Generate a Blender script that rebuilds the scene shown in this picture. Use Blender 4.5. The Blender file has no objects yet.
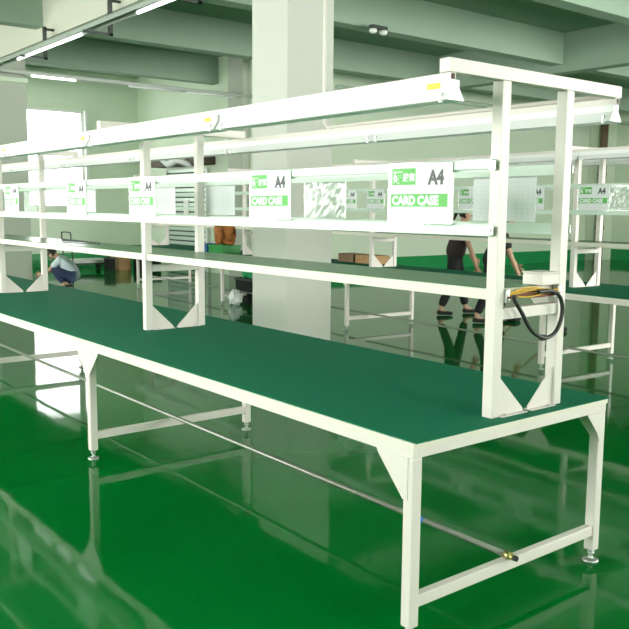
import bpy, bmesh, math, random
from mathutils import Vector, Matrix, Euler
random.seed(4)
S = bpy.context.scene
C = S.collection
PI = math.pi
EXPO = -0.40

# ------------------------------------------------------------------ materials
def mat(name, col, rough=.5, metal=0., spec=.5, noise=None, bump=None, alpha=None, emit=None, coat=0., trans=0.):
    m = bpy.data.materials.new(name); m.use_nodes = True
    nt = m.node_tree; b = nt.nodes['Principled BSDF']
    b.inputs['Base Color'].default_value = (*col, 1)
    b.inputs['Roughness'].default_value = rough
    b.inputs['Metallic'].default_value = metal
    b.inputs['Specular IOR Level'].default_value = spec
    b.inputs['Coat Weight'].default_value = coat
    b.inputs['Transmission Weight'].default_value = trans
    tc = nt.nodes.new('ShaderNodeTexCoord')
    if noise:
        sc, amt = noise
        n = nt.nodes.new('ShaderNodeTexNoise'); n.inputs['Scale'].default_value = sc; n.inputs['Detail'].default_value = 5
        nt.links.new(tc.outputs['Object'], n.inputs['Vector'])
        r = nt.nodes.new('ShaderNodeValToRGB')
        r.color_ramp.elements[0].position = .3; r.color_ramp.elements[1].position = .7
        r.color_ramp.elements[0].color = (*[c*(1-amt) for c in col], 1)
        r.color_ramp.elements[1].color = (*[min(1, c*(1+amt*.6)) for c in col], 1)
        nt.links.new(n.outputs['Fac'], r.inputs['Fac']); nt.links.new(r.outputs['Color'], b.inputs['Base Color'])
    if bump:
        sc, st = bump
        n = nt.nodes.new('ShaderNodeTexNoise'); n.inputs['Scale'].default_value = sc; n.inputs['Detail'].default_value = 3
        nt.links.new(tc.outputs['Object'], n.inputs['Vector'])
        bp = nt.nodes.new('ShaderNodeBump'); bp.inputs['Strength'].default_value = st; bp.inputs['Distance'].default_value = .02
        nt.links.new(n.outputs['Fac'], bp.inputs['Height']); nt.links.new(bp.outputs['Normal'], b.inputs['Normal'])
    if emit:
        b.inputs['Emission Color'].default_value = (*emit[0], 1); b.inputs['Emission Strength'].default_value = emit[1]
    return m

def clear_mat(name, tint, gloss):
    m = bpy.data.materials.new(name); m.use_nodes = True; nt = m.node_tree
    for n in list(nt.nodes): nt.nodes.remove(n)
    o = nt.nodes.new('ShaderNodeOutputMaterial'); t = nt.nodes.new('ShaderNodeBsdfTransparent')
    g = nt.nodes.new('ShaderNodeBsdfGlossy'); g.inputs['Roughness'].default_value = .08
    mx = nt.nodes.new('ShaderNodeMixShader'); mx.inputs['Fac'].default_value = gloss
    t.inputs['Color'].default_value = (*tint, 1)
    nt.links.new(t.outputs[0], mx.inputs[1]); nt.links.new(g.outputs[0], mx.inputs[2]); nt.links.new(mx.outputs[0], o.inputs[0])
    return m

M = {}
M['steel'] = mat('white_powder_coat', (.83, .76, .72), .38)
M['board'] = mat('white_board_edge', (.84, .79, .70), .45)
M['mat'] = mat('green_rubber', (.008, .172, .092), .7, spec=.15, noise=(60, .10))
M['shelfmat'] = mat('green_shelf_rubber', (.075, .22, .10), .26, noise=(40, .08))
M['rail'] = mat('pale_plastic_rail', (.70, .82, .73), .30)
M['lamp'] = mat('white_lamp_metal', (.95, .93, .95), .35)
M['tube'] = mat('milky_lamp_tube', (.92, .93, .92), .3)
M['lit'] = mat('lit_lamp_tube', (1, 1, 1), .5, emit=((.97, 1, .96), 4.0))
M['sticker'] = mat('yellow_sticker', (.95, .72, .05), .5)
M['black'] = mat('black_plastic', (.02, .02, .02), .4)
M['dark'] = mat('dark_metal', (.04, .05, .045), .5)
M['zinc'] = mat('zinc_steel', (.62, .64, .62), .3, metal=.8)
M['brass'] = mat('brass', (.75, .62, .28), .3, metal=.9)
M['pipe'] = mat('grey_steel_pipe', (.34, .36, .31), .4, metal=.6)
M['blue'] = mat('blue_tape', (.05, .2, .6), .5)
M['tubein'] = mat('raw_tube_inside', (.18, .08, .07), .7)
M['paper'] = mat('white_paper', (.90, .91, .93), .5)
M['print'] = mat('green_print', (.12, .50, .10), .5)
M['ink'] = mat('dark_grey_ink', (.09, .09, .10), .5)
M['faint'] = mat('faint_grey_ink', (.72, .73, .76), .6)
M['cable'] = mat('yellow_cable', (.80, .48, .05), .45)
M['cable2'] = mat('brown_cable', (.22, .07, .03), .5)
M['wall'] = mat('pale_green_wall_paint', (.72, .82, .66), .75, noise=(.8, .03))
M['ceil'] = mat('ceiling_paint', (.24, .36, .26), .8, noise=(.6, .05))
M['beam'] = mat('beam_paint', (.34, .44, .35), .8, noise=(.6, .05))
M['girder'] = mat('girder_cream_paint', (.60, .60, .51), .8)
M['pillar'] = mat('pillar_paint', (.63, .63, .585), .7, noise=(1.5, .02))
M['greypillar'] = mat('grey_column_paint', (.50, .53, .46), .75)
M['binblack'] = mat('matt_black_plastic', (.012, .014, .013), .6, spec=.2)
M['dado'] = mat('green_dado_paint', (.012, .28, .08), .3)
M['frame'] = mat('white_window_frame', (.8, .82, .8), .4)
M['glass'] = clear_mat('window_glass', (.98, 1, .98), .06)
M['clear'] = clear_mat('clear_plastic_sleeve', (.90, .95, .91), .16)
M['slat'] = mat('shutter_slat', (.60, .70, .63), .35, metal=.25)
M['brown'] = mat('dark_brown_casing', (.07, .05, .035), .6)
M['pipebrown'] = mat('brown_drain_pipe', (.16, .11, .07), .5)
M['card'] = mat('brown_cardboard', (.50, .30, .14), .8, noise=(6, .15))
M['carddark'] = mat('dark_cardboard', (.22, .14, .08), .8)
M['skin'] = mat('skin', (.55, .33, .23), .55)
M['hair'] = mat('black_hair', (.02, .015, .012), .5)
M['darkshirt'] = mat('dark_brown_shirt', (.045, .028, .024), .8)
M['blackcloth'] = mat('black_cloth', (.012, .012, .015), .8)
M['whiteshirt'] = mat('pale_blue_shirt', (.62, .70, .76), .8)
M['navy'] = mat('navy_trousers', (.02, .035, .09), .8)
M['wood'] = mat('wooden_handle', (.55, .38, .2), .6)
M['crateg'] = mat('green_crate_plastic', (.03, .28, .06), .45)
M['crateb'] = mat('blue_crate_plastic', (.03, .14, .33), .45)
M['jacket'] = mat('orange_brown_cloth', (.38, .13, .03), .85, noise=(8, .3))
M['greencloth'] = mat('green_cloth', (.03, .42, .15), .8)
M['whitebag'] = mat('white_bag', (.8, .82, .82), .6)
M['greymetal'] = mat('grey_trolley_metal', (.42, .46, .42), .4, metal=.3)
M['cabinet'] = mat('pale_cabinet_paint', (.85, .86, .80), .5)

def floor_material():
    m = mat('green_epoxy_floor', (.0, .13, .02), .055, spec=.17)
    nt = m.node_tree; b = nt.nodes['Principled BSDF']; tc = nt.nodes['Texture Coordinate']
    n = nt.nodes.new('ShaderNodeTexNoise'); n.inputs['Scale'].default_value = .5; n.inputs['Detail'].default_value = 4
    nt.links.new(tc.outputs['Object'], n.inputs['Vector'])
    r = nt.nodes.new('ShaderNodeValToRGB')
    r.color_ramp.elements[0].position = .3; r.color_ramp.elements[1].position = .72
    r.color_ramp.elements[0].color = (.0, .126, .016, 1); r.color_ramp.elements[1].color = (.001, .175, .028, 1)
    nt.links.new(n.outputs['Fac'], r.inputs['Fac']); nt.links.new(r.outputs['Color'], b.inputs['Base Color'])
    n2 = nt.nodes.new('ShaderNodeTexNoise'); n2.inputs['Scale'].default_value = 2.2; n2.inputs['Detail'].default_value = 2
    nt.links.new(tc.outputs['Object'], n2.inputs['Vector'])
    bp = nt.nodes.new('ShaderNodeBump'); bp.inputs['Strength'].default_value = .10; bp.inputs['Distance'].default_value = .012
    nt.links.new(n2.outputs['Fac'], bp.inputs['Height']); nt.links.new(bp.outputs['Normal'], b.inputs['Normal'])
    return m
M['floor'] = floor_material()

# ------------------------------------------------------------------ helpers
# plan coordinates: u runs along the benches away from the camera side, v across them, z up; world X = -u, Y = v
def P(u, v, z=0.): return Vector((-u, v, z))
def box(bm, u0, u1, v0, v1, z0, z1, bev=0.):
    r = bmesh.ops.create_cube(bm, size=1.)
    vs = r['verts']
    for v in vs:
        v.co = Vector((-(u0+u1)/2 + v.co.x*abs(u1-u0), (v0+v1)/2 + v.co.y*abs(v1-v0), (z0+z1)/2 + v.co.z*abs(z1-z0)))
    if bev:
        es = list({e for v in vs for e in v.link_edges})
        bmesh.ops.bevel(bm, geom=es, offset=bev, segments=2, affect='EDGES', profile=.5)
def prism(bm, pts, off):
    """polygon pts (world Vectors) extruded by vector off"""
    a = [bm.verts.new(p) for p in pts]; b = [bm.verts.new(p+off) for p in pts]
    bm.faces.new(a); bm.faces.new(b[::-1])
    n = len(a)
    for i in range(n): bm.faces.new((a[i], b[i], b[(i+1) % n], a[(i+1) % n]))
    bmesh.ops.recalc_face_normals(bm, faces=bm.faces[:])
def tubepath(bm, pts, r, seg=10, cap=True):
    """round tube along world points; r a number or one per point"""
    rs = r if isinstance(r, (list, tuple)) else [r]*len(pts)
    pts = [Vector(p) for p in pts]; rings = []
    ref = None
    for i, p in enumerate(pts):
        d = (pts[min(i+1, len(pts)-1)] - pts[max(i-1, 0)]).normalized()
        if ref is None:
            ref = Vector((0, 0, 1)) if abs(d.z) < .9 else Vector((1, 0, 0))
        a = (ref - d*ref.dot(d)).normalized(); ref = a; b = d.cross(a)
        rings.append([bm.verts.new(p + (a*math.cos(t*2*PI/seg) + b*math.sin(t*2*PI/seg))*rs[i]) for t in range(seg)])
    for i in range(len(rings)-1):
        for t in range(seg):
            f = bm.faces.new((rings[i][t], rings[i][(t+1) % seg], rings[i+1][(t+1) % seg], rings[i+1][t])); f.smooth = True
    if cap:
        bm.faces.new(rings[0][::-1]); bm.faces.new(rings[-1])
    bmesh.ops.recalc_face_normals(bm, faces=bm.faces[:])
def lathe(bm, c, prof, seg=20):
    """profile [(r, z)...] spun round the vertical through c"""
    rings = [[bm.verts.new((c[0]+r*math.cos(t*2*PI/seg), c[1]+r*math.sin(t*2*PI/seg), c[2]+z)) for t in range(seg)] for r, z in prof]
    for i in range(len(rings)-1):
        for t in range(seg):
            f = bm.faces.new((rings[i][t], rings[i][(t+1) % seg], rings[i+1][(t+1) % seg], rings[i+1][t])); f.smooth = True
    bm.faces.new(rings[0][::-1]); bm.faces.new(rings[-1])
    bmesh.ops.recalc_face_normals(bm, faces=bm.faces[:])
def NB(): return bmesh.new()
def obj(name, bm, m, parent=None, label=None):
    me = bpy.data.meshes.new(name); bm.to_mesh(me); bm.free()
    o = bpy.data.objects.new(name, me); C.objects.link(o); me.materials.append(m)
    if parent: o.parent = parent
    if label: o['label'] = label
    return o
def tag(o, label, cat, group=None, kind=None):
    if label: o['label'] = label
    if cat: o['category'] = cat
    if group: o['group'] = group
    if kind: o['kind'] = kind
    return o
def thing(name, label, cat, loc=(0, 0, 0), rz=0, group=None):
    o = bpy.data.objects.new(name, None); C.objects.link(o); o.empty_display_size = .1
    o.location = loc; o.rotation_euler = (0, 0, rz)
    return tag(o, label, cat, group)
def struct(name, bm, m, parent=None, label=None):
    o = obj(name, bm, m, parent)
    if not parent: o['kind'] = 'structure'
    if label: o['label'] = label
    return o
def copy_tree(o, parent=None):
    c = o.copy(); C.objects.link(c); c.parent = parent
    for ch in list(o.children): copy_tree(ch, c)
    return c
def text_mesh(name, body, size, m, parent, mtx, bold=.0, sx=1., align='LEFT'):
    cu = bpy.data.curves.new(name, 'FONT'); cu.body = body; cu.size = size; cu.offset = bold; cu.extrude = .0003
    cu.align_x = align; cu.resolution_u = 3
    t = bpy.data.objects.new(name+'_tmp', cu); C.objects.link(t)
    dg = bpy.context.evaluated_depsgraph_get(); dg.update()
    me = bpy.data.meshes.new_from_object(t.evaluated_get(dg))
    bpy.data.objects.remove(t)
    me.transform(Matrix.Scale(sx, 4, (1, 0, 0))); me.transform(mtx)
    me.materials.clear(); me.materials.append(m); me.name = name
    o = bpy.data.objects.new(name, me); C.objects.link(o); o.parent = parent
    return o

# ------------------------------------------------------------------ the room
CZ = 5.0
bm = NB(); box(bm, -6, 19, -6, 22, -.1, 0); struct('floor', bm, M['floor'], label='glossy green epoxy floor')
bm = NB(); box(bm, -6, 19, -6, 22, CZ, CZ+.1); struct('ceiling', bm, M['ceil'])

def wall_with_openings(name, axis, pos, th, a0, a1, holes, z1=CZ, z0=0):
    """axis 'u': wall plane at u=pos running along v; axis 'v': at v=pos running along u. holes: (a, b, zlo, zhi)"""
    bm = NB()
    def bx(a, b, lo, hi):
        if b-a < 1e-4 or hi-lo < 1e-4: return
        if axis == 'u': box(bm, min(pos, pos+th), max(pos, pos+th), a, b, lo, hi)
        else: box(bm, a, b, min(pos, pos+th), max(pos, pos+th), lo, hi)
    cur = a0
    for (a, b, lo, hi) in sorted(holes):
        bx(cur, a, z0, z1); bx(a, b, z0, lo); bx(a, b, hi, z1); cur = b
    bx(cur, a1, z0, z1)
    return struct(name, bm, M['wall'])
WIN = (5.15, 6.95, 1.53, 4.0)
left_holes = [(-.8, 2.2, .9, 4.2), (3., 6., .9, 4.2), (6.8, 9.8, .9, 4.2), (10.6, 13.6, .9, 4.2), (14.4, 17.4, .9, 4.2)]
behind_holes = [(-1., 2., .9, 4.2), (6.6, 9.6, .9, 4.2), (10.4, 13.4, .9, 4.2), (14.2, 17.2, .9, 4.2)]
wall_with_openings('wall_far', 'u', 19, .2, -6, 8.7, [WIN])
wall_with_openings('wall_left', 'v', -6, -.2, -6.2, 19.2, left_holes)
wall_with_openings('wall_behind', 'u', -6, -.2, -6, 22, behind_holes)
wall_with_openings('wall_core', 'v', 8.5, .2, 13.3, 19, [])
wall_with_openings('wall_back', 'u', 13.3, .2, 8.7, 22, [])
wall_with_openings('wall_right', 'v', 22, .2, -6.2, 13.5, [])
DH = .35
bm = NB(); box(bm, 18.985, 19.01, -6, 8.5, 0, DH); struct('baseboard_far', bm, M['dado'])
bm = NB(); box(bm, 13.285, 13.31, 8.485, 22, 0, DH); struct('baseboard_back', bm, M['dado'])
bm = NB(); box(bm, -6, 13.3, 21.985, 22.01, 0, DH); struct('baseboard_right', bm, M['dado'])
bm = NB(); box(bm, 18.96, 19.01, 3.4, 8.5, 4.28, 4.34); struct('trim_1', bm, M['wall'])
bm = NB(); box(bm, 13.75, 13.8, 2.60, 3.64, 3.82, 3.90); struct('trim_2', bm, M['wall'])

def window(n, axis, pos, a0, a1, z0, z1, mull=1):
    root = bpy.data.objects.new('window_%d' % n, None); C.objects.link(root); root['kind'] = 'structure'
    bm = NB(); t = .06; d0, d1 = pos+.03, pos+.10
    def bx(a, b, lo, hi, e=0):
        if axis == 'u': box(bm, d0-e, d1+e, a, b, lo, hi, .004)
        else: box(bm, a, b, d0-e, d1+e, lo, hi, .004)
    bx(a0, a1, z0, z0+t); bx(a0, a1, z1-t, z1); bx(a0, a0+t, z0+t, z1-t); bx(a1-t, a1, z0+t, z1-t)
    for k in range(mull):
        c = a0+(a1-a0)*(k+1)/(mull+1); bx(c-.03, c+.03, z0+t, z1-t)
    obj('window_frame', bm, M['frame'], root)
    bm = NB()
    if axis == 'u': box(bm, pos+.06, pos+.066, a0+t, a1-t, z0+t, z1-t)
    else: box(bm, a0+t, a1-t, pos+.06, pos+.066, z0+t, z1-t)
    obj('pane', bm, M['glass'], root)
    return root
w1 = window(1, 'u', 19, *WIN, mull=0)
bm = NB(); box(bm, 18.93, 19.05, 6.96, 7.04, 1.5, 4.02, .006); obj('shutter_rail', bm, M['frame'], w1)
for i, (a, b, lo, hi) in enumerate(left_holes): window(2+i, 'v', -6.2, a, b, lo, hi, 2)
for i, (a, b, lo, hi) in enumerate(behind_holes): window(7+i, 'u', -6.2, a, b, lo, hi, 2)

# columns, girder and cross beams
bm = NB(); box(bm, 4.53, 5.13, 2.80, 3.37, 0, CZ, .012); struct('pillar', bm, M['pillar'], label='square cream column beside the near workbench')
bm = NB(); box(bm, 13.8, 14.4, 2.95, 3.62, 0, CZ, .012); struct('pillar', bm, M['greypillar'], label='far square column left of the bright window')
bm = NB(); box(bm, 13.6, 14.2, 8.30, 8.52, 0, CZ, .012); struct('pillar', bm, M['greypillar'], label='wall column at the corner of the pale room core')
bm = NB(); box(bm, 13.0, 13.3, 21.0, 22.0, 0, CZ, .012); struct('pillar', bm, M['wall'], label='wall column in the far right corner')
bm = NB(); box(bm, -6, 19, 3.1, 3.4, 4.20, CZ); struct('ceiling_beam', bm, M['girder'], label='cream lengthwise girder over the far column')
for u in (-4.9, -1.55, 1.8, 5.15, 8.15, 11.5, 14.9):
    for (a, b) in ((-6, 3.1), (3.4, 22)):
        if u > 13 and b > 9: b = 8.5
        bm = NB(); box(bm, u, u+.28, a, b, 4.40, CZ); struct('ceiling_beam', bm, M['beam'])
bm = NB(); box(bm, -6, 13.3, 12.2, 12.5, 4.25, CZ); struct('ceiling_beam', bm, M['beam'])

# ------------------------------------------------------------------ benches
def foot_bm(u, v):
    bm = NB(); lathe(bm, P(u, v, 0), [(.034, 0), (.036, .006), (.026, .010), (.012, .014), (.010, .022), (.010, .034), (.016, .035), (.016, .044), (.010, .045), (.010, .06)], 18); return bm

def make_bench(label, posts, legs, u_end, D, loc=(0, 0, 0), rz=0, u_start=0., clips=True, skip=()):
    T = D['T']; W = D['W']; v1, v2 = D['v1'], D['v2']; pw = .05; za = D['za']; zs = D['zs']
    root = thing('workbench', label, 'workbench', loc, rz)
    st = M['steel']
    # top
    bm = NB(); box(bm, u_start-.005, u_end, -.004, W+.004, T-.026, T-.003, .003); obj('tabletop', bm, M['board'], root)
    bm = NB(); box(bm, u_start-.012, u_end, .004, W+.012, T-.003, T+.0015, .001); obj('rubber_mat', bm, M['mat'], root, 'green rubber mat covering the tabletop')
    bm = NB()
    box(bm, u_start, u_end, 0, .03, T-.060, T-.026, .002); box(bm, u_start, u_end, W-.03, W, T-.060, T-.026, .002)
    for u in legs: box(bm, max(u, u_start), u+.035, .03, W-.03, T-.060, T-.026, .002)
    obj('top_frame', bm, st, root)
    lw = .047
    for u in legs:
        first = abs(u-u_start) < .1
        for side in (0, 1):
            a = (0, lw) if side == 0 else (W-lw, W)
            bm = NB(); box(bm, u, u+lw, a[0], a[1], .055, T-.060, .005); lg = obj('leg', bm, st, root)
            obj('levelling_foot', foot_bm(u+lw/2, (a[0]+a[1])/2), M['zinc'], lg)
            # gusset plates on the long side
            vv = a[0]-.003 if side == 0 else a[1]
            for s in ((1,) if first else (1, -1)):
                bm = NB(); ue = u+lw if s > 0 else u
                prism(bm, [P(u+lw/2, vv, T-.058), P(ue+s*.140, vv, T-.058), P(ue+s*.130, vv, T-.075), P(ue, vv, T-.215), P(u+lw/2, vv, T-.215)], Vector((0, .003, 0)))
                obj('gusset_plate', bm, st, root)
            if first:   # small plate on the end
                if side == 1:
                    bm = NB(); prism(bm, [P(u-.003, W-lw*.4, T-.058), P(u-.003, W-lw-.10, T-.058), P(u-.003, W-lw-.02, T-.15), P(u-.003, W-lw, T-.19), P(u-.003, W-lw*.4, T-.19)], Vector((.003, 0, 0))); obj('gusset_plate', bm, st, root)
        bm = NB(); box(bm, u+.006, u+.042, lw, W-lw, .125, .172, .004); obj('stretcher', bm, st, root)
    # uprights
    for i, u in enumerate(posts):
        for k, v in enumerate((v1, v2)):
            bm = NB(); box(bm, u, u+pw, v, v+pw, T+.002, za-.05, .004); obj('upright', bm, st, root)
            bm = NB()
            if k == 0: pts = [(v+pw, T+.165), (v+pw, T+.004), (v+pw+.160, T+.004), (v+pw+.155, T+.018)]
            else: pts = [(v, T+.165), (v-.155, T+.018), (v-.160, T+.004), (v, T+.004)]
            prism(bm, [P(u+.012, a, b) for a, b in pts], Vector((-.005, 0, 0)))
            if k == 0: box(bm, u-.012, u+.03, v+pw, v+pw+.160, T+.002, T+.005)
            else: box(bm, u-.012, u+.03, v-.160, v, T+.002, T+.005)
            g = obj('upright_gusset', bm, st, root)
            bm = NB(); bv = v+pw*.5+(.045 if k == 0 else -.045)
            lathe(bm, P(u+.0, v+pw*.5+(.06 if k == 0 else -.06), T+.005), [(.007, 0), (.007, .006)], 8); obj('bolt', bm, M['zinc'], g)
        bm = NB(); box(bm, u+.004, u+.046, v1+pw, v2, zs-.122, zs-.077, .003); obj('shelf_bearer', bm, st, root)
        bm = NB(); box(bm, u, u+pw, D['a1'], D['a2'], za-.05, za, .003); obj('overhead_arm', bm, st, root)
        bm = NB()
        for a in (D['a1'], D['a2']-.05): box(bm, u+.004, u+.046, a+.004 if a == D['a1'] else a+.006, a+.044, za-.0505, za-.049)
        bm.free()
    # shelf
    us0, us1 = posts[0]+.028, posts[-1]+.05
    bm = NB(); box(bm, us0, us1, v1+.010, v2+pw-.010, zs-.045, zs-.003, .002); obj('shelf_board', bm, M['board'], root)
    bm = NB(); box(bm, us0+.004, us1-.004, v1+.024, v2+pw-.012, zs-.003, zs, .001); obj('shelf_mat', bm, M['shelfmat'], root, 'green rubber mat on the shelf')
    # card rails on both faces
    for (z, v) in ((D['r1'], v1-.020), (D['r2'], v1-.020), (D['r1'], v2+pw), (D['r2'], v2+pw)):
        bm = NB(); e0, e1 = posts[0]+.022, posts[-1]+.05
        front = v < v1
        va, vb_ = (v+.020, v) if front else (v, v+.020); w_ = .003 if not front else -.003   # C section, open lip towards the cards
        upper = abs(z-D['r1']) < 1e-6
        lip = (z-.045, z-.013) if not upper else (z-.032, z)
        pr_ = [(va, z), (vb_, z), (vb_, z-.036 if upper else z-.003), (vb_-w_, z-.036 if upper else z-.003), (vb_-w_, z-.003), (va+w_, z-.003), (va+w_, z-.045), (va, z-.045)] if upper else \
              [(va, z), (va+w_, z), (va+w_, z-.042), (vb_-w_, z-.042), (vb_-w_, z-.006), (vb_, z-.006), (vb_, z-.045), (va, z-.045)]
        prism(bm, [P(e0, a_, z_) for a_, z_ in pr_], Vector((-(e1-e0), 0, 0)))
        rl = obj('card_rail', bm, M['rail'], root)
        if clips:
            bm = NB(); vc = v-.004 if front else v+.020
            box(bm, posts[0]+.008, posts[0]+.036, vc, vc+.004, z-.040, z-.006, .001)
            bm2 = bm; r = bmesh.ops.create_cone(bm2, cap_ends=True, segments=8, radius1=.007, radius2=.006, depth=.006)
            for q in r['verts']: q.co = Matrix.Rotation(PI/2, 4, 'X') @ q.co + P(posts[0]+.022, vc-.002 if front else vc+.006, z-.023)
            obj('rail_clip', bm, M['zinc'], rl)
    # lengthwise lamp carriers: open square tubes under the arm ends
    for a in (D['a1']+.010, D['a2']-.036):
        bm = NB(); e0, e1 = posts[0]+.004, u_end+.3; t = .0025; z0, z1 = za-.076, za-.0505; w = .026
        box(bm, e0, e1, a, a+w, z0, z0+t); box(bm, e0, e1, a, a+w, z1-t, z1)
        box(bm, e0, e1, a, a+t, z0+t, z1-t); box(bm, e0, e1, a+w-t, a+w, z0+t, z1-t)
        c = obj('lamp_carrier', bm, st, root)
        bm = NB(); box(bm, e0+.012, e0+.05, a+t, a+w-t, z0+t, z1-t); obj('tube_plug', bm, M['tubein'], c)
    return root

D1 = dict(T=.75, W=1.192, v1=.477, v2=.876, za=2.09, zs=1.26, r1=1.752, r2=1.507, a1=.185, a2=1.265)
B1 = make_bench('long white steel workbench with green rubber top, near in front', [.05, 2.945, 5.86, 8.72], [0, 2.775, 5.66, 8.60], 8.9, D1)
TH = .0596; U0, V0 = 2.9167, 4.7239
D2 = dict(T=.786, W=1.16, v1=.495, v2=.885, za=2.19, zs=1.250, r1=1.823, r2=1.565, a1=.20, a2=1.22)
B2 = make_bench('matching long white workbench with dark green top, behind the cream pillar', [-3.22, .05, 3.29, 6.64, 10.45], [-3.3, 0, 3.17, 6.5, 9.9], 10.7, D2, loc=P(U0, V0), rz=-TH, u_start=-3.3)
MB1 = Matrix.Identity(4)
MB2 = Matrix.Translation(P(U0, V0)) @ Matrix.Rotation(-TH, 4, 'Z')

# ------------------------------------------------------------------ batten lights on the benches
def make_batten(length, sticker):
    root = thing('batten_light', None, None)
    L = length-.012
    bm = NB()      # spine box
    box(bm, .0, L, -.020, .020, -.032, 0, .002); obj('spine', bm, M['lamp'], root)
    bm = NB(); prof = [(-.020, -.030), (-.048, -.072), (-.046, -.074), (-.017, -.033), (.017, -.033), (.046, -.074), (.048, -.072), (.020, -.030)]
    prism(bm, [P(.012, a, z) for a, z in prof], Vector((-(L-.024), 0, 0))); obj('reflector', bm, M['lamp'], root)
    for s in (0, 1):
        bm = NB(); u = .0 if s == 0 else L-.012
        prism(bm, [P(u, a, z) for a, z in ((-.020, -.030), (-.046, -.072), (.046, -.072), (.020, -.030))], Vector((-.012, 0, 0)))
        obj('end_plate', bm, M['lamp'], root)
        bm = NB(); uu = .03 if s == 0 else L-.045
        box(bm, uu, uu+.012, -.044, -.034, -.080, -.045, .002); obj('lamp_holder', bm, M['zinc'], root)
    bm = NB(); tubepath(bm, [P(.020, 0, -.060), P(L-.020, 0, -.060)], .013, 14); obj('fluorescent_tube', bm, M['tube'], root)
    if sticker:
        bm = NB(); box(bm, .055, .120, -.0212, -.0198, -.027, -.006); obj('sticker', bm, M['sticker'], root, 'yellow sticker')
    return root
protos = {}
def place_batten(mtx, u, v, z, label, group, sticker=False):
    if sticker in protos: o = copy_tree(protos[sticker])
    else: o = protos[sticker] = make_batten(1.53, sticker)
    o.matrix_world = mtx @ Matrix.Translation(P(u, v, z))
    tag(o, label, 'light', group)
ords = ['first', 'second', 'third', 'fourth', 'fifth', 'sixth', 'seventh', 'eighth', 'ninth', 'tenth']
for k in range(6):
    place_batten(MB1, .04+1.545*k, .208, 2.0135, 'white batten light with yellow sticker over near workbench front edge, %s from its right end' % ords[k], 'batten lights over the front edge of the near workbench', True)
for k in range(6):
    place_batten(MB1, .06+1.510*k, 1.242, 2.0135, 'white batten light on the far side of the near workbench, %s from its right end' % ords[k], 'batten lights over the far side of the near workbench')
for k in range(9):
    place_batten(MB2, -3.25+1.545*k, .223, 2.1135, 'white batten light over the front of the workbench behind, %s from the right' % ords[k], 'batten lights over the front of the rear workbench')
for k in range(9):
    place_batten(MB2, -3.2+1.545*k, 1.197, 2.1135, 'white batten light over the far edge of the workbench behind, %s from the right' % ords[k], 'batten lights over the far edge of the rear workbench')

# ------------------------------------------------------------------ card cases in the rails
def make_card():
    root = thing('card_case', None, None)
    W_, H_ = .362, .246
    bm = NB(); box(bm, -W_/2, W_/2, -.0014, .0014, 0, H_, .0004); obj('printed_insert', bm, M['paper'], root)
    bm = NB()
    for (a, b, lo, hi) in ((-W_/2-.004, W_/2+.004, -.004, 0), (-W_/2-.004, W_/2+.004, H_, H_+.004), (-W_/2-.004, -W_/2, 0, H_), (W_/2, W_/2+.004, 0, H_)):
        box(bm, a, b, -.0018, .0018, lo, hi)
    obj('clear_border', bm, M['clear'], root)
    # local x (world) = picture right on the -v face
    def panel(x0, x1, z0, z1, y=-.0020):
        bm = NB(); box(bm, -x1, -x0, y, -.0013, z0, z1); return bm
    obj('green_panel', panel(-.160, -.022, .160, .228), M['print'], root)
    obj('green_panel', panel(-.166, .158, .070, .122), M['print'], root)
    R = Matrix.Rotation(PI/2, 4, 'X')
    def tx(body, x, z, size, m, bold=0., sx=1.): return text_mesh('lettering', body, size, m, root, Matrix.Translation((x, -.0024, z)) @ R, bold, sx)
    tx('硬', -.154, .172, .054, M['paper'], .0014)
    tx('胶套', -.096, .178, .036, M['paper'], .0010)
    tx('A4', .052, .162, .078, M['ink'], .0036, .92)
    tx('CARD CASE', -.158, .079, .050, M['paper'], .0030, 1.0)
    bm = NB()
    for z in (.148, .140, .056, .034, .026): box(bm, -(.13), .145, -.0019, -.0013, z, z+.0015)
    obj('fine_print', bm, M['faint'], root)
    return root
def make_form():
    root = thing('form_sheet', None, None)
    W_, H_ = .350, .240
    bm = NB(); box(bm, -W_/2, W_/2, -.001, .001, 0, H_); obj('paper', bm, M['paper'], root)
    bm = NB()
    for i in range(9): box(bm, -W_/2+.012, W_/2-.012, -.0014, -.0009, .018+i*.019, .0188+i*.019)
    for i in range(13): box(bm, -W_/2+.012+i*.029, -W_/2+.0128+i*.029, -.0014, -.0009, .018, .17)
    obj('ruled_lines', bm, M['faint'], root)
    bm = NB()
    for i in range(4): box(bm, W_/2-.06-i*.012, W_/2-.052-i*.012, -.0014, -.0009, .198, .206)
    obj('heading', bm, M['faint'], root)
    return root
def make_sleeve():
    root = thing('plastic_sleeve', None, None)
    bm = NB(); nx, nz = 16, 10; W_, H_ = .362, .236
    g = [[bm.verts.new((-W_/2+W_*i/nx, random.uniform(-.0018, .0018) if 0 < i < nx and 0 < j < nz else 0, H_*j/nz)) for j in range(nz+1)] for i in range(nx+1)]
    for i in range(nx):
        for j in range(nz): bm.faces.new((g[i][j], g[i+1][j], g[i+1][j+1], g[i][j+1]))
    for f in bm.faces: f.smooth = False
    o = obj('crinkled_film', bm, M['film'], root); md = o.modifiers.new('t', 'SOLIDIFY'); md.thickness = .0006
    bm = NB()
    for (a, b, lo, hi) in ((-W_/2-.003, W_/2+.003, -.003, 0), (-W_/2-.003, W_/2+.003, H_, H_+.003), (-W_/2-.003, -W_/2, 0, H_), (W_/2, W_/2+.003, 0, H_)): box(bm, a, b, -.0012, .0012, lo, hi)
    obj('clear_border', bm, M['clear'], root)
    return root
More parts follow.
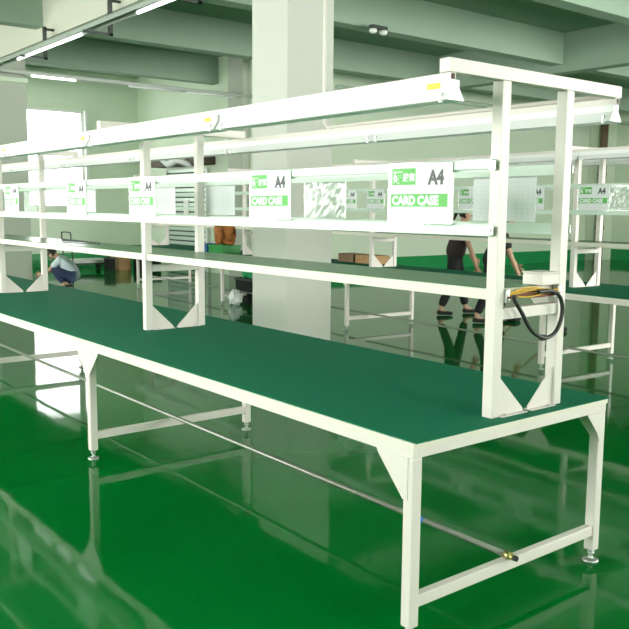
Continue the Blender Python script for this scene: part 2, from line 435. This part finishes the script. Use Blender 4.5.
def film():
    m = clear_mat('crinkled_film', (.9, .95, .9), .16); nt = m.node_tree
    d = nt.nodes.new('ShaderNodeBsdfDiffuse'); d.inputs['Color'].default_value = (.85, .9, .86, 1)
    mx = nt.nodes.new('ShaderNodeMixShader'); mx.inputs['Fac'].default_value = .45
    out = [n for n in nt.nodes if n.type == 'OUTPUT_MATERIAL'][0]; old = out.inputs[0].links[0].from_socket
    nt.links.new(old, mx.inputs[1]); nt.links.new(d.outputs[0], mx.inputs[2]); nt.links.new(mx.outputs[0], out.inputs[0])
    return m
M['film'] = film()
def placer(make):
    st = {'o': None}
    def f(mtx, u, v, z, label, cat, group, tilt=0.):
        if st['o'] is None: o = st['o'] = make()
        else: o = copy_tree(st['o'])
        o.matrix_world = mtx @ Matrix.Translation(P(u, v, z)) @ Matrix.Rotation(tilt, 4, 'Y')
        tag(o, label, cat, group); return o
    return f
card, form, sleeve = placer(make_card), placer(make_form), placer(make_sleeve)
gc = 'card cases on the front rails of the near workbench'
vf = D1['v1']-.0235
for u, w, t in ((.447, 'nearest the end uprights, with largest lettering', 0), (1.510, 'in front of the cream pillar', -.006), (2.93, 'over the middle upright', .0),
                (3.99, 'before the bright window', .022), (5.41, 'leftmost of the row', -.01)):
    card(MB1, u, vf, 1.502, 'white A4 CARD CASE on near front rail, ' + w, 'card case', gc, t)
vb = D1['v2']+.05+.0215
gf = 'ruled forms on the far rails of the near workbench'
for u, w in ((.410, 'seen between the two nearest uprights'), (2.775, 'right of the middle uprights, over the shutter'), (3.56, 'just right of the middle card case'), (4.94, 'behind the tilted card case by the window')):
    form(MB1, u, vb, 1.512, 'white ruled form on the near workbench, ' + w, 'paper', gf)
gs = 'crinkled clear sleeves on the far rails of the near workbench'
for u, w in ((1.675, 'in front of the grey pillar face'), (6.33, 'at the left before the window')):
    sleeve(MB1, u, vb, 1.508, 'empty crinkled clear plastic sleeve on the far rail, ' + w, 'plastic sleeve', gs)
gc2 = 'card cases on the workbench behind'
v2f = D2['v1']-.0235
for u, w in ((3.78, 'next to the pillar'), (3.20, 'over its far upright'), (1.50, 'right of the nearest card case'), (.62, 'seen between the two nearest uprights'), (-.16, 'right of the near uprights')):
    card(MB2, u, v2f, 1.562, 'A4 card case on the rear workbench, ' + w, 'card case', gc2)
for u, w in ((-.48, 'at the right edge of the photo'),):
    sleeve(MB2, u, v2f, 1.566, 'clear plastic sleeve on the rear workbench rail, ' + w, 'plastic sleeve', None)

# ------------------------------------------------------------------ pipes under the benches, conduit, cables, box
t = thing('air_pipe', 'thin grey steel pipe lying lengthwise under the near workbench on its stretchers', 'pipe', P(0, .56, .188))
bm = NB(); tubepath(bm, [P(0, 0, 0), P(8.9, .06, 0)], .0125, 14); obj('pipe', bm, M['pipe'], t)
bm = NB(); tubepath(bm, [P(-.004, 0, 0), P(.024, 0, 0)], .017, 6); tubepath(bm, [P(-.020, 0, 0), P(-.004, 0, 0)], .013, 12); obj('brass_fitting', bm, M['brass'], t, 'brass fitting on the pipe end')
bm = NB(); tubepath(bm, [P(-.036, 0, 0), P(-.020, 0, 0)], .011, 12); obj('hose_plug', bm, M['black'], t)
bm = NB(); tubepath(bm, [P(.475, .0032, 0), P(.500, .0034, 0)], .0130, 14); obj('tape', bm, M['blue'], t, 'blue tape band')
t = thing('air_pipe', 'thin dark steel pipe lying lengthwise under the workbench behind the pillar', 'pipe')
t.matrix_world = MB2 @ Matrix.Translation(P(0, .40, .186))
bm = NB(); tubepath(bm, [P(-3.3, 0, 0), P(10.6, .0, 0)], .0125, 10); obj('pipe', bm, M['pipe'], t)

t = thing('conduit', 'slim white conduit dropping from the ceiling onto the far lamp row', 'conduit', P(2.06, 1.252, 2.09))
bm = NB()
pts = [P(0, 0, CZ-2.09), P(0, 0, .033)] + [P(-.05*(1-math.cos(a)), 0, .033-.07*math.sin(a)) for a in [PI/2*k/6 for k in range(1, 7)]] + [P(-1.93, 0, -.037)]
tubepath(bm, pts, .0115, 12); obj('pipe', bm, M['steel'], t)
bm = NB(); tubepath(bm, [P(0, 0, .07), P(0, 0, .04)], .015, 12); obj('collar', bm, M['steel'], t)

t = thing('junction_box', 'small white junction box on the end of the near shelf', 'box', P(.095, .815, 1.26))
bm = NB(); box(bm, -.048, .048, -.058, .058, 0, .046, .004); obj('body', bm, M['steel'], t)
bm = NB(); box(bm, -.050, .050, -.060, .060, .046, .054, .003); obj('lid', bm, M['steel'], t)

t = thing('cable_bundle', 'bundle of yellow cables strapped across the near shelf end', 'cable', P(.052, .70, 1.235))
bm = NB()
for k in range(11):
    r0 = random.uniform(.002, .0035); pts = []
    ph = random.uniform(0, 6); zz = random.uniform(-.018, .018); uu = random.uniform(-.016, .012)
    for i in range(15):
        s = i/14; y = -.165+.335*s; pin = math.sin(PI*s)
        pts.append(P(uu*pin-.004+.006*math.sin(ph+s*5), y, zz*pin+.005*math.sin(ph+s*7)+.004))
    tubepath(bm, pts, r0, 6)
obj('yellow_cables', bm, M['cable'], t)
bm = NB()
for k in range(4):
    pts = []; ph = random.uniform(0, 6)
    for i in range(15):
        s = i/14; pts.append(P(-.012+.004*math.sin(ph+s*4), -.165+.335*s, (-.008+.006*k)*math.sin(PI*s)-.008+.003*math.sin(ph+s*6)))
    tubepath(bm, pts, .003, 6)
obj('brown_cables', bm, M['cable2'], t)
for y in (-.17, .165):
    bm = NB(); box(bm, -.012, .012, y-.003, y+.022, -.03, .022, .002); obj('clamp', bm, M['zinc'], t)

t = thing('power_cable', 'thick black cable looping down below the near shelf end', 'cable', P(.03, .70, 1.22))
cp = [(-.150, .018), (-.145, -.005), (-.10, -.055), (-.04, -.125), (.02, -.160), (.075, -.168), (.125, -.150), (.155, -.110), (.165, -.060), (.150, -.015), (.115, .012), (.06, .022), (.0, .020)]
def smooth(pts, n=6):
    out = []
    for i in range(len(pts)-1):
        p0 = pts[max(i-1, 0)]; p1 = pts[i]; p2 = pts[i+1]; p3 = pts[min(i+2, len(pts)-1)]
        for k in range(n):
            s = k/n
            out.append(tuple(.5*((2*p1[j])+(-p0[j]+p2[j])*s+(2*p0[j]-5*p1[j]+4*p2[j]-p3[j])*s*s+(-p0[j]+3*p1[j]-3*p2[j]+p3[j])*s**3) for j in range(len(p1))))
    out.append(pts[-1]); return out
bm = NB(); sp = smooth(cp); tubepath(bm, [P(-.010, a, b) for a, b in sp], .0085, 10); obj('cable', bm, M['black'], t)
bm = NB(); box(bm, .0, .022, .055, .085, -.184, -.160, .004); obj('cable_tie', bm, M['black'], t)

# ------------------------------------------------------------------ ceiling light trays
def ceiling_tray(label, origin, direction, L, hangers, lits, hook):
    ang = math.atan2(direction.y, direction.x)
    t = thing('hanging_light_tray', label, 'light tray', origin, ang)
    bm = NB()
    def lb(x0, x1, y0, y1, z0, z1, b=0): box(bm, -x1, -x0, y0, y1, z0, z1, b)
    lb(0, L, -.07, -.06, 0, .06); lb(0, L, .06, .07, 0, .06); lb(0, L, -.07, .07, .055, .065)
    obj('channel', bm, M['greymetal'], t)
    for h in hangers:
        bm = NB(); lb(h-.025, h+.025, -.08, .33 if hook else .08, -.03, .0); y = .30 if hook else 0
        lb(h-.025, h+.025, y-.025, y+.025, -.03 if hook else .065, .46 if hook else .56)
        if hook: lb(h-.02, h+.02, y, .46, .41, .44); obj('hanger', bm, M['dark'], t)
    x = 0.
    for (a, b, on) in lits:
        bm = NB(); tubepath(bm, [(a, 0, -.012), (b, 0, -.012)], .022, 10); obj('fluorescent_tube', bm, M['lit'] if on else M['tube'], t)
    return t
# lengthwise tray below the girder; crosswise tray before the window wall
ceiling_tray('long hanging light tray running lengthwise below the cream girder, upper left', P(13.4, 2.65, 3.85), Vector((1, 0, 0)), 19.,
             [2.35, 4.70, 7.0, 9.4, 11.8, 14.2, 16.6], [(2.0, 4.45, True), (6.1, 7.3, True), (8.2, 9.6, False), (10.2, 11.6, False), (13., 14.4, False)], True)
ceiling_tray('hanging light tray running crosswise below the beam beside the bright window', P(13.60, 2.6, 3.95), Vector((0, 1, 0)), 5.9,
             [2.95, 5.15], [(1.05, 1.9, True), (3.0, 4.2, False), (4.3, 5.5, False)], False)
# small twin lamp under a beam beside the pillar
t = thing('ceiling_lamp', 'small twin spotlight under the ceiling beam right of the pillar', 'light', P(7.95, 7.10, 4.40))
bm = NB(); box(bm, -.05, .05, -.16, .16, -.06, 0, .01); obj('base', bm, M['dark'], t)
for s in (-1, 1):
    bm = NB(); r = bmesh.ops.create_uvsphere(bm, u_segments=14, v_segments=8, radius=.06)
    for q in r['verts']: q.co = Vector((q.co.x, q.co.y*1.1, q.co.z*.8)) + P(0, s*.11, -.085)
    obj('lamp_head', bm, M['tube'], t)
# pipe run under the ceiling on the right
t = tag(obj('ceiling_pipe', (lambda b: (tubepath(b, [P(11.0, 8.8, 3.95), P(11.0, 21.8, 3.95)], .05, 10), b)[1])(NB()), M['beam']), 'pale pipe running crosswise under the ceiling behind the lamp end', 'pipe')

# ------------------------------------------------------------------ background things
# roller shutter on the pale wall
t = thing('roller_shutter', 'pale ribbed roller shutter in the pale wall at the back', 'shutter', P(16.35, 8.5, 0))
bm = NB()
for k in range(21): box(bm, -.95, .95, -.055, -.03, .02+k*.12, .105+k*.12, .004)
obj('backing', (lambda b: (box(b, -.95, .95, -.028, 0, 0, 2.5), b)[1])(NB()), M['dark'], t)
obj('curtain', bm, M['slat'], t)
bm = NB(); box(bm, -1.05, -.95, -.09, 0, 0, 2.5, .005); box(bm, .95, 1.05, -.09, 0, 0, 2.5, .005); obj('guide_rail', bm, M['frame'], t)
bm = NB(); box(bm, -1.30, 1.30, -.35, 0, 2.56, 2.95, .02); obj('casing', bm, M['brown'], t, 'dark brown shutter casing')
bm = NB(); tubepath(bm, [P(-.75, -.37, 2.55), P(-.2, -.40, 2.72), P(.25, -.40, 2.60), P(.7, -.38, 2.74)], [.05, .11, .09, .04], 10); obj('loose_cover', bm, M['whitebag'], t, 'crumpled pale cover')
bm = NB(); box(bm, -.12, .12, -.07, -.05, 1.35, 1.75, .004); obj('notice', bm, M['cabinet'], t)

# brown drain pipe in the corner
t = thing('drain_pipe', 'dark brown drain pipe standing in the far right corner', 'pipe', P(12.75, 20.9, 0))
bm = NB(); tubepath(bm, [P(0, 0, 0), P(0, 0, CZ)], .12, 14); obj('pipe', bm, M['pipebrown'], t)
bm = NB()
for z in (1.0, 2.6, 4.2): tubepath(bm, [P(0, 0, z), P(0, 0, z+.09)], .135, 14)
obj('collar', bm, M['pipebrown'], t)

# white cabinet at the far left
t = thing('metal_cabinet', 'low pale metal cabinet against the far left column', 'cabinet', P(15.7, 3.82, 0))
bm = NB(); box(bm, -.3, .3, -.62, .30, 0, .72, .008); obj('body', bm, M['cabinet'], t)
for s in (-1, 1):
    bm = NB(); y0 = -.60 if s < 0 else -.155; box(bm, -.315, -.30, y0, y0+.435, .07, .70, .004); d = obj('door', bm, M['cabinet'], t)
    bm = NB(); box(bm, -.335, -.315, -.20 if s < 0 else -.135, -.18 if s < 0 else -.115, .42, .54, .003); obj('handle', bm, M['dark'], d)

# platform trolley by the window wall
t = thing('platform_trolley', 'low platform trolley with a hoop handle by the window wall', 'trolley', P(17.6, 6.35, 0))
bm = NB(); box(bm, -.35, .35, -.50, .50, .19, .27, .01); obj('deck', bm, M['greymetal'], t)
bm = NB(); box(bm, -.33, .33, -.48, .48, .15, .19, .0); obj('underframe', bm, M['dark'], t)
for a in (-.26, .26):
    for b in (-.4, .4):
        bm = NB(); tubepath(bm, [P(a-.018, b, .075), P(a+.018, b, .075)], .075, 14); obj('caster', bm, M['black'], t)
bm = NB(); tubepath(bm, [P(*q) for q in smooth([(-.28, -.49, .25), (-.28, -.52, .85), (-.22, -.53, .93), (.22, -.53, .93), (.28, -.52, .85), (.28, -.49, .25)], 5)], .016, 8); obj('handle', bm, M['dark'], t)

def carton(label, loc, su, sv, sz, m, rz=0, group=None):
    t = thing('cardboard_box', label, 'box', loc, rz, group)
    bm = NB(); box(bm, -su/2, su/2, -sv/2, sv/2, 0, sz-.004, .004); obj('body', bm, m, t)
    bm = NB(); box(bm, -su/2, -.004, -sv/2, sv/2, sz-.004, sz, .001); box(bm, .004, su/2, -sv/2, sv/2, sz-.004, sz, .001); obj('flap', bm, m, t)
    bm = NB(); box(bm, -.025, .025, -sv/2-.001, sv/2+.001, sz, sz+.001); obj('tape', bm, M['wood'], t)
    return t
carton('light brown cardboard box on the floor between dark bins', P(17.2, 7.05), .45, .34, .33, M['card'])
def bin_(label, loc, su, sv, sz, rz=0):
    t = thing('storage_bin', label, 'bin', loc, rz)
    bm = NB()
    box(bm, -su/2, su/2, -sv/2, sv/2, 0, .02); box(bm, -su/2, -su/2+.015, -sv/2, sv/2, .02, sz); box(bm, su/2-.015, su/2, -sv/2, sv/2, .02, sz)
    box(bm, -su/2+.015, su/2-.015, -sv/2, -sv/2+.015, .02, sz); box(bm, -su/2+.015, su/2-.015, sv/2-.015, sv/2, .02, sz); obj('tub', bm, M['binblack'], t)
    bm = NB()
    box(bm, -su/2-.015, su/2+.015, -sv/2-.015, -sv/2, sz-.035, sz, .003); box(bm, -su/2-.015, su/2+.015, sv/2, sv/2+.015, sz-.035, sz, .003)
    box(bm, -su/2-.015, -su/2, -sv/2, sv/2, sz-.035, sz); box(bm, su/2, su/2+.015, -sv/2, sv/2, sz-.035, sz); obj('rim', bm, M['dark'], t)
bin_('black storage bin on the floor left of the cardboard box', P(16.9, 6.62), .3, .16, .34)
bin_('long black storage bin on the floor right of the cardboard box', P(16.7, 7.52), .5, .50, .30)

# things on the rear bench
def on2(u, v, z): return MB2 @ P(u, v, z)
carton('dark cardboard box at the back edge of the rear tabletop', on2(4.38, 1.02, .788), .36, .26, .12, M['carddark'], -TH)
carton('light brown cardboard box on the rear tabletop beside the dark one', on2(3.92, 1.02, .788), .46, .26, .12, M['card'], -TH)
def crate(label, loc, su, sv, sz, m, rz):
    t = thing('plastic_crate', label, 'crate', loc, rz)
    bm = NB(); box(bm, -su/2, su/2, -sv/2, sv/2, 0, .012)
    for a in (-su/2, su/2-.012): box(bm, a, a+.012, -sv/2, sv/2, .012, sz)
    for a in (-sv/2, sv/2-.012): box(bm, -su/2+.012, su/2-.012, a, a+.012, .012, sz)
    obj('shell', bm, m, t)
    bm = NB()
    for a in (-su/2-.01, su/2): box(bm, a, a+.01, -sv/2-.01, sv/2+.01, sz-.03, sz, .002)
    for a in (-sv/2-.01, sv/2): box(bm, -su/2, su/2, a, a+.01, sz-.03, sz, .002)
    for k in range(5): box(bm, -su/2+su*(k+.5)/5-.008, -su/2+su*(k+.5)/5+.008, -sv/2-.006, -sv/2, 0, sz-.03)
    obj('rim', bm, m, t)
    return t
crate('dark blue plastic crate on the rear tabletop, left of the green one', on2(7.78, .45, .788), .40, .30, .14, M['crateb'], -TH)
crate('green plastic crate on the rear tabletop under a brown jacket', on2(7.22, .45, .788), .50, .34, .14, M['crateg'], -TH)
# jacket heaped over the green crate
t = thing('jacket', 'orange-brown jacket draped in a heap on the green crate', 'jacket', on2(7.20, .45, .93), -TH)
bm = NB(); r = bmesh.ops.create_icosphere(bm, subdivisions=4, radius=1.)
for q in r['verts']:
    n = q.co.normalized(); k = 1+.10*math.sin(5*n.x+2)*math.cos(4*n.z)+.07*math.sin(11*n.x+7*n.z)
    w = .27+.07*max(0, n.z)
    q.co = Vector((n.x*w*k, n.y*.15*k, .18+max(-.17, n.z*.21*k)))
for f in bm.faces: f.smooth = True
obj('body', bm, M['jacket'], t)
bm = NB(); tubepath(bm, [(.10, -.13, .30), (.17, -.17, .18), (.13, -.175, .06), (.02, -.17, .02)], [.035, .042, .038, .025], 10); obj('sleeve', bm, M['jacket'], t)
bm = NB(); tubepath(bm, [(-.15, -.10, .33), (0, -.13, .36), (.15, -.10, .33)], [.02, .03, .02], 8); obj('collar', bm, M['carddark'], t)

# things under the rear bench
bin_('tall black storage bin on the floor under the rear workbench', P(9.50, 5.76), .5, .34, .40, -TH)
def lump(name, label, cat, m, loc, rx, ry, rz_, seed):
    bm = NB(); bmesh.ops.create_icosphere(bm, subdivisions=4, radius=1.)
    for q in bm.verts:
        n = q.co.normalized(); k = 1+.16*math.sin(6*n.x+seed)*math.cos(5*n.z+seed)+.09*math.sin(13*n.y+9*n.x)+.05*math.sin(17*n.z+11*n.x)
        q.co = Vector((n.x*rx*k, n.y*ry*k, rz_*.8+max(-rz_*.8, n.z*rz_*k)))
    for f in bm.faces: f.smooth = True
    o = obj(name, bm, m); o.location = loc; return tag(o, label, cat)
lump('crumpled_cloth', 'crumpled green cloth lying on top of the tall black bin', 'cloth', M['greencloth'], P(9.50, 5.74, .40), .18, .14, .085, 1.)
lump('plastic_bag', 'small white plastic bag on the floor in front of the tall black bin', 'bag', M['whitebag'], P(9.30, 5.30, 0), .13, .10, .13, 2.)

# short dark strap lying on the near shelf
bm = NB(); pts = smooth([(.0, 0, .012), (-.16, .03, .010), (-.36, .05, .008), (-.62, .06, .007)], 5)
tubepath(bm, [Vector((-x, y, z)) for x, y, z in pts], [.012 - .007*i/(len(pts)-1) for i in range(len(pts))], 8)
o = obj('hand_tool', bm, M['dark']); o.location = P(4.95, .72, 1.262); tag(o, 'dark tapering tool lying flat on the near shelf at the left', 'tool')

# ------------------------------------------------------------------ people
def skin(name, chains, m, parent, sub=2):
    """chains: list of lists of (x, y, z, r[, parent_index]); each list is one connected tree, its first point the root"""
    me = bpy.data.meshes.new(name); vs = []; es = []; rad = []; roots = []
    for ch in chains:
        base = len(vs); roots.append(base)
        for i, q in enumerate(ch):
            vs.append(q[:3]); r = q[3]; rad.append(r if isinstance(r, tuple) else (r, r))
            if i:
                p = q[4] if len(q) > 4 else i-1
                es.append((base+p, base+i))
    me.from_pydata(vs, es, []); o = bpy.data.objects.new(name, me); C.objects.link(o)
    sm = o.modifiers.new('s', 'SKIN'); sm.use_smooth_shade = True
    for i, r in enumerate(rad):
        me.skin_vertices[0].data[i].radius = r
        me.skin_vertices[0].data[i].use_root = i in roots
    ss = o.modifiers.new('b', 'SUBSURF'); ss.levels = sub; ss.render_levels = sub
    dg = bpy.context.evaluated_depsgraph_get(); dg.update()
    me2 = bpy.data.meshes.new_from_object(o.evaluated_get(dg)); bpy.data.objects.remove(o)
    me2.name = name; me2.materials.clear(); me2.materials.append(m)
    for p in me2.polygons: p.use_smooth = True
    o = bpy.data.objects.new(name, me2); C.objects.link(o); o.parent = parent
    return o
V = Vector
def hand_chains(w, d, up, r=.0085):
    """palm and five fingers gripping: w wrist, d hand direction, up side vector"""
    w, d, up = V(w), V(d).normalized(), V(up).normalized(); s = d.cross(up).normalized(); out = []
    for k, (off, L) in enumerate(((-.030, .062), (-.010, .072), (.011, .068), (.030, .055))):
        b = w+d*.045+up*off
        pts = [b, b+d*.045, b+d*(.045+L*.35)+s*L*.30, b+d*(.045+L*.30)+s*L*.75]
        out.append([(*p, r*(1.1 if i == 0 else 1-.08*i)) for i, p in enumerate(pts)])
    b = w+d*.02-up*.022
    out.append([(*b, r*1.3), (*(b-up*.030+d*.02+s*.01), r*1.2), (*(b-up*.035+d*.045+s*.035), r)])
    return out
def person(label, loc, rz, J, mats, group=None):
    """J: joints in the person's own frame, x forward, y left"""
    t = thing('person', label, 'person', loc, rz, group)
    pel, ch, nk, hd = V(J['pelvis']), V(J['chest']), V(J['neck']), V(J['head'])
    mid = (pel+ch)/2
    L = [(*pel, .075), (*mid, .075), (*ch, .090), (*(nk-(nk-ch)*.3), .065), (*nk, .05), (*(nk+(hd-nk)*.5), .06), (*hd, (.082, .09)), (*(hd+(hd-nk).normalized()*.07), .06)]
    n = len(L)
    for s in ('l', 'r'):
        sh, el, wr = V(J['sh_'+s]), V(J['el_'+s]), V(J['wr_'+s])
        i0 = len(L); L.append((*sh, .052, 2)); L.append((*((sh+el)/2), .044, i0)); L.append((*el, .036, i0+1)); L.append((*((el+wr)/2), .034, i0+2)); L.append((*wr, .025, i0+3))
        d = (wr-el).normalized(); L.append((*(wr+d*.05), (.030, .022), i0+4)); L.append((*(wr+d*.085), (.030, .018), i0+5))
    for s in ('l', 'r'):
        hp, kn, an, to = V(J['hp_'+s]), V(J['kn_'+s]), V(J['an_'+s]), V(J['to_'+s])
        i0 = len(L); L.append((*hp, .050, 0)); L.append((*((hp+kn)/2), .052, i0)); L.append((*kn, .046, i0+1)); L.append((*(kn*.55+an*.45), .050, i0+2)); L.append((*an, .036, i0+3)); L.append((*to, .030, i0+4))
    chains = [L]
    for s in ('l', 'r'):
        el, wr = V(J['el_'+s]), V(J['wr_'+s]); d = (wr-el).normalized()
        up = V((0, 0, 1)) if abs(d.z) < .7 else V((1, 0, 0)); up = (up-d*up.dot(d)).normalized()
        chains += hand_chains(wr, d, up if s == 'r' else -up)
    body = skin('body', chains, M['skin'], t)
    # shirt
    g = .014
    SL = [(*(pel-(mid-pel)*.75), .168), (*mid, .160), (*ch, .172), (*(nk-(nk-ch)*.32), .078)]
    for s in ('l', 'r'):
        sh, el = V(J['sh_'+s]), V(J['el_'+s]); i0 = len(SL)
        SL.append((*sh, .060+g, 2)); SL.append((*((sh+el)/2), .052+g, i0)); e = el if J.get('long') else sh+(el-sh)*.75
        SL.append((*e, .046+g, i0+1))
        if J.get('long'):
            wr = V(J['wr_'+s]); SL.append((*(el+(wr-el)*.9), .034+g, i0+2))
    skin('shirt', [SL], mats[0], t)
    TL = [(*(pel+(mid-pel)*.35), .145), (*pel, .156)]
    for s in ('l', 'r'):
        hp, kn, an = V(J['hp_'+s]), V(J['kn_'+s]), V(J['an_'+s]); i0 = len(TL)
        TL.append((*hp, .104+g, 1)); TL.append((*((hp+kn)/2), .086+g, i0)); TL.append((*kn, .062+g, i0+1)); TL.append((*(kn+(an-kn)*.9), .050+g, i0+2))
    skin('trousers', [TL], mats[1], t)
    for s in ('l', 'r'):
        an, to = V(J['an_'+s]), V(J['to_'+s]); f = (to-an); f.z = 0; f.normalize(); gz = J.get('gz_'+s, 0)
        skin('shoe', [[(*(V((an.x, an.y, gz+.042))-f*.05), (.040, .040)), (*(V((an.x, an.y, gz+.040))+f*.05), (.044, .038)), (*(V((an.x, an.y, gz+.032))+f*.16), (.044, .030)), (*(V((an.x, an.y, gz+.028))+f*.20), (.034, .024))]], M['black'], t)
    # hair and face
    up = (hd-nk).normalized(); fw = V(J.get('face', (1, 0, 0))); fw = (fw-up*fw.dot(up)).normalized(); sd = up.cross(fw)
    c = hd+up*.028-fw*.012
    bm = NB(); r = bmesh.ops.create_icosphere(bm, subdivisions=4, radius=1.)
    dead = [q for q in bm.verts if q.co.x > .30 and q.co.z < .42]
    dead += [q for q in bm.verts if q.co.z < -.75 and q not in dead]
    bmesh.ops.delete(bm, geom=dead, context='VERTS')
    for q in bm.verts:
        n = q.co.normalized(); k = 1+.025*math.sin(17*n.x+13*n.y)
        q.co = c+(fw*n.x*.106+sd*n.y*.096+up*n.z*.112)*k
    for f in bm.faces: f.smooth = True
    o = obj('hair', bm, M['hair'], t); md = o.modifiers.new('t', 'SOLIDIFY'); md.thickness = .012
    if J.get('tail'):
        bm = NB(); tubepath(bm, [c-fw*.09, c-fw*.14-up*.05, c-fw*.13-up*.16], [.03, .032, .012], 10); obj('ponytail', bm, M['hair'], t)
    fc = hd+fw*.088
    bm = NB()
    tubepath(bm, [fc+up*.025, fc+fw*.012-up*.002, fc+fw*.018-up*.018], [.007, .010, .013], 8); obj('nose', bm, M['skin'], t)
    for s in (-1, 1):
        bm = NB(); r = bmesh.ops.create_uvsphere(bm, u_segments=10, v_segments=6, radius=.011)
        for q in r['verts']: q.co = q.co+hd+fw*.078+sd*s*.032+up*.020
        obj('eye', bm, M['ink'], t)
        bm = NB(); r = bmesh.ops.create_uvsphere(bm, u_segments=10, v_segments=6, radius=1)
        for q in r['verts']: q.co = hd+sd*s*.092+fw*(q.co.x*.018)+sd*(q.co.y*.010)+up*(q.co.z*.030)
        obj('ear', bm, M['skin'], t)
    bm = NB(); tubepath(bm, [fc-up*.045+sd*.022-fw*.006, fc-up*.046+fw*.002, fc-up*.045-sd*.022-fw*.006], [.004, .006, .004], 6); obj('mouth', bm, M['jacket'], t)
    return t
def stand(lean=0., dz=0., tail=False, wz=.80, wx=.30):
    s = 1.
    return dict(pelvis=(0, 0, .86+dz), chest=(.06+lean, 0, 1.13+dz), neck=(.10+lean*1.6, 0, 1.30+dz), head=(.15+lean*2, 0, 1.43+dz),
        sh_l=(.09+lean*1.4, .165, 1.24+dz), sh_r=(.09+lean*1.4, -.165, 1.24+dz), el_l=(.20+lean, .17, 1.00+dz), el_r=(.19+lean, -.21, .99+dz),
        wr_l=(wx-.02, .0, wz+.14), wr_r=(wx, -.14, wz),
        hp_l=(0, .085, .82+dz), hp_r=(0, -.085, .82+dz), kn_l=(.12, .13, .45), kn_r=(-.06, -.12, .45), an_l=(.19, .16, .085), an_r=(-.21, -.14, .085),
        to_l=(.31, .17, .035), to_r=(-.09, -.15, .035), tail=tail, face=(1, -.1, -.45))
RZ = math.radians(46)
p1 = P(6.40, 7.30)
person('standing person in dark brown shirt mopping behind the rear workbench', p1, RZ, stand(.0, .05, True, .71, .31), (M['darkshirt'], M['blackcloth']))
p2 = P(5.52, 7.08)
person('standing person all in black mopping behind the end uprights', p2, RZ, stand(.03, -.03, False, .66, .36), (M['blackcloth'], M['blackcloth']))
J = dict(pelvis=(-.10, 0, .22), chest=(.06, 0, .50), neck=(.19, 0, .60), head=(.30, 0, .645), sh_l=(.12, .17, .55), sh_r=(.12, -.17, .55), el_l=(.30, .21, .36), el_r=(.30, -.21, .36),
    wr_l=(.50, .09, .28), wr_r=(.50, -.07, .28), hp_l=(-.08, .10, .22), hp_r=(-.08, -.10, .22), kn_l=(.26, .19, .40), kn_r=(.26, -.19, .40), an_l=(.02, .15, .085), an_r=(.02, -.15, .085),
    to_l=(.15, .18, .035), to_r=(.15, -.18, .035), face=(1, 0, -.7))
person('squatting person in pale shirt and navy trousers on the floor by the window wall', P(13.35, 4.15), math.radians(-128), J, (M['whiteshirt'], M['navy']))
def mop(label, base, rz, top, head):
    t = thing('floor_mop', label, 'mop', base, rz)
    bm = NB(); h = Vector(head); tp = Vector(top); d = (tp-h).normalized(); tubepath(bm, [h+d*.03, tp+d*.28], .013, 8); obj('handle', bm, M['wood'], t)
    bm = NB(); bmesh.ops.create_icosphere(bm, subdivisions=3, radius=1.)
    for q in bm.verts:
        n = q.co.normalized(); k = 1+.12*math.sin(9*n.x)*math.cos(8*n.y); q.co = Vector((head[0]+n.x*.10*k, head[1]+n.y*.17*k, .03+max(-.03, n.z*.045)))
    for f in bm.faces: f.smooth = True
    obj('mop_head', bm, M['blackcloth'], t)
mop('long-handled mop held by the person in brown, seen below the rear bench top', p1, RZ, (.34, -.165, .70), (.80, -.62, .045))
mop('long-handled mop held by the person in black, its dark head right of the end upright', p2, RZ, (.39, -.165, .65), (.80, -.78, .045))

# ------------------------------------------------------------------ daylight, camera
W = bpy.data.worlds.new('World'); S.world = W; W.use_nodes = True
W.node_tree.nodes['Background'].inputs['Color'].default_value = (1, 1, .98, 1)
W.node_tree.nodes['Background'].inputs['Strength'].default_value = 9.
def area(name, loc, rot, sx, sy, power, col=(1, .955, .93)):
    l = bpy.data.lights.new(name, 'AREA'); l.shape = 'RECTANGLE'; l.size = sx; l.size_y = sy; l.energy = power; l.color = col
    o = bpy.data.objects.new(name, l); C.objects.link(o); o.location = loc; o.rotation_euler = rot
    return o
for (a, b, lo, hi) in left_holes:
    area('daylight', P((a+b)/2, -6.5, (lo+hi)/2), (PI/2, 0, 0), b-a, hi-lo, 240 if a < 6 else 300)
for (a, b, lo, hi) in behind_holes:
    area('daylight', P(-6.5, (a+b)/2, (lo+hi)/2), (PI/2, 0, PI/2), b-a, hi-lo, 150 if a < 6 else 850)

cam = bpy.data.cameras.new('camera'); co = bpy.data.objects.new('camera', cam); C.objects.link(co); S.camera = co
cam.sensor_width = 36; cam.lens = 831.44/629*36; cam.clip_start = .05
yaw, pit, rol = .6716, -.1272, .0084
F = Vector((-math.cos(yaw)*math.cos(pit), math.sin(yaw)*math.cos(pit), math.sin(pit)))
R0 = Vector((math.sin(yaw), math.cos(yaw), 0)); U_ = R0.cross(F)
R = R0*math.cos(rol)+U_*math.sin(rol); Up = -R0*math.sin(rol)+U_*math.cos(rol)
co.matrix_world = Matrix(((R.x, Up.x, -F.x, 1.9966), (R.y, Up.y, -F.y, -2.0351), (R.z, Up.z, -F.z, 1.5625), (0, 0, 0, 1)))
S.view_settings.view_transform = 'Standard'; S.view_settings.look = 'None'; S.view_settings.gamma = 1
S.view_settings.exposure = EXPO
S.cycles.max_bounces = 8; S.cycles.diffuse_bounces = 5; S.cycles.glossy_bounces = 4; S.cycles.transparent_max_bounces = 16
S.cycles.use_denoising = True; S.cycles.sample_clamp_indirect = 3; S.cycles.caustics_reflective = False; S.cycles.caustics_refractive = False
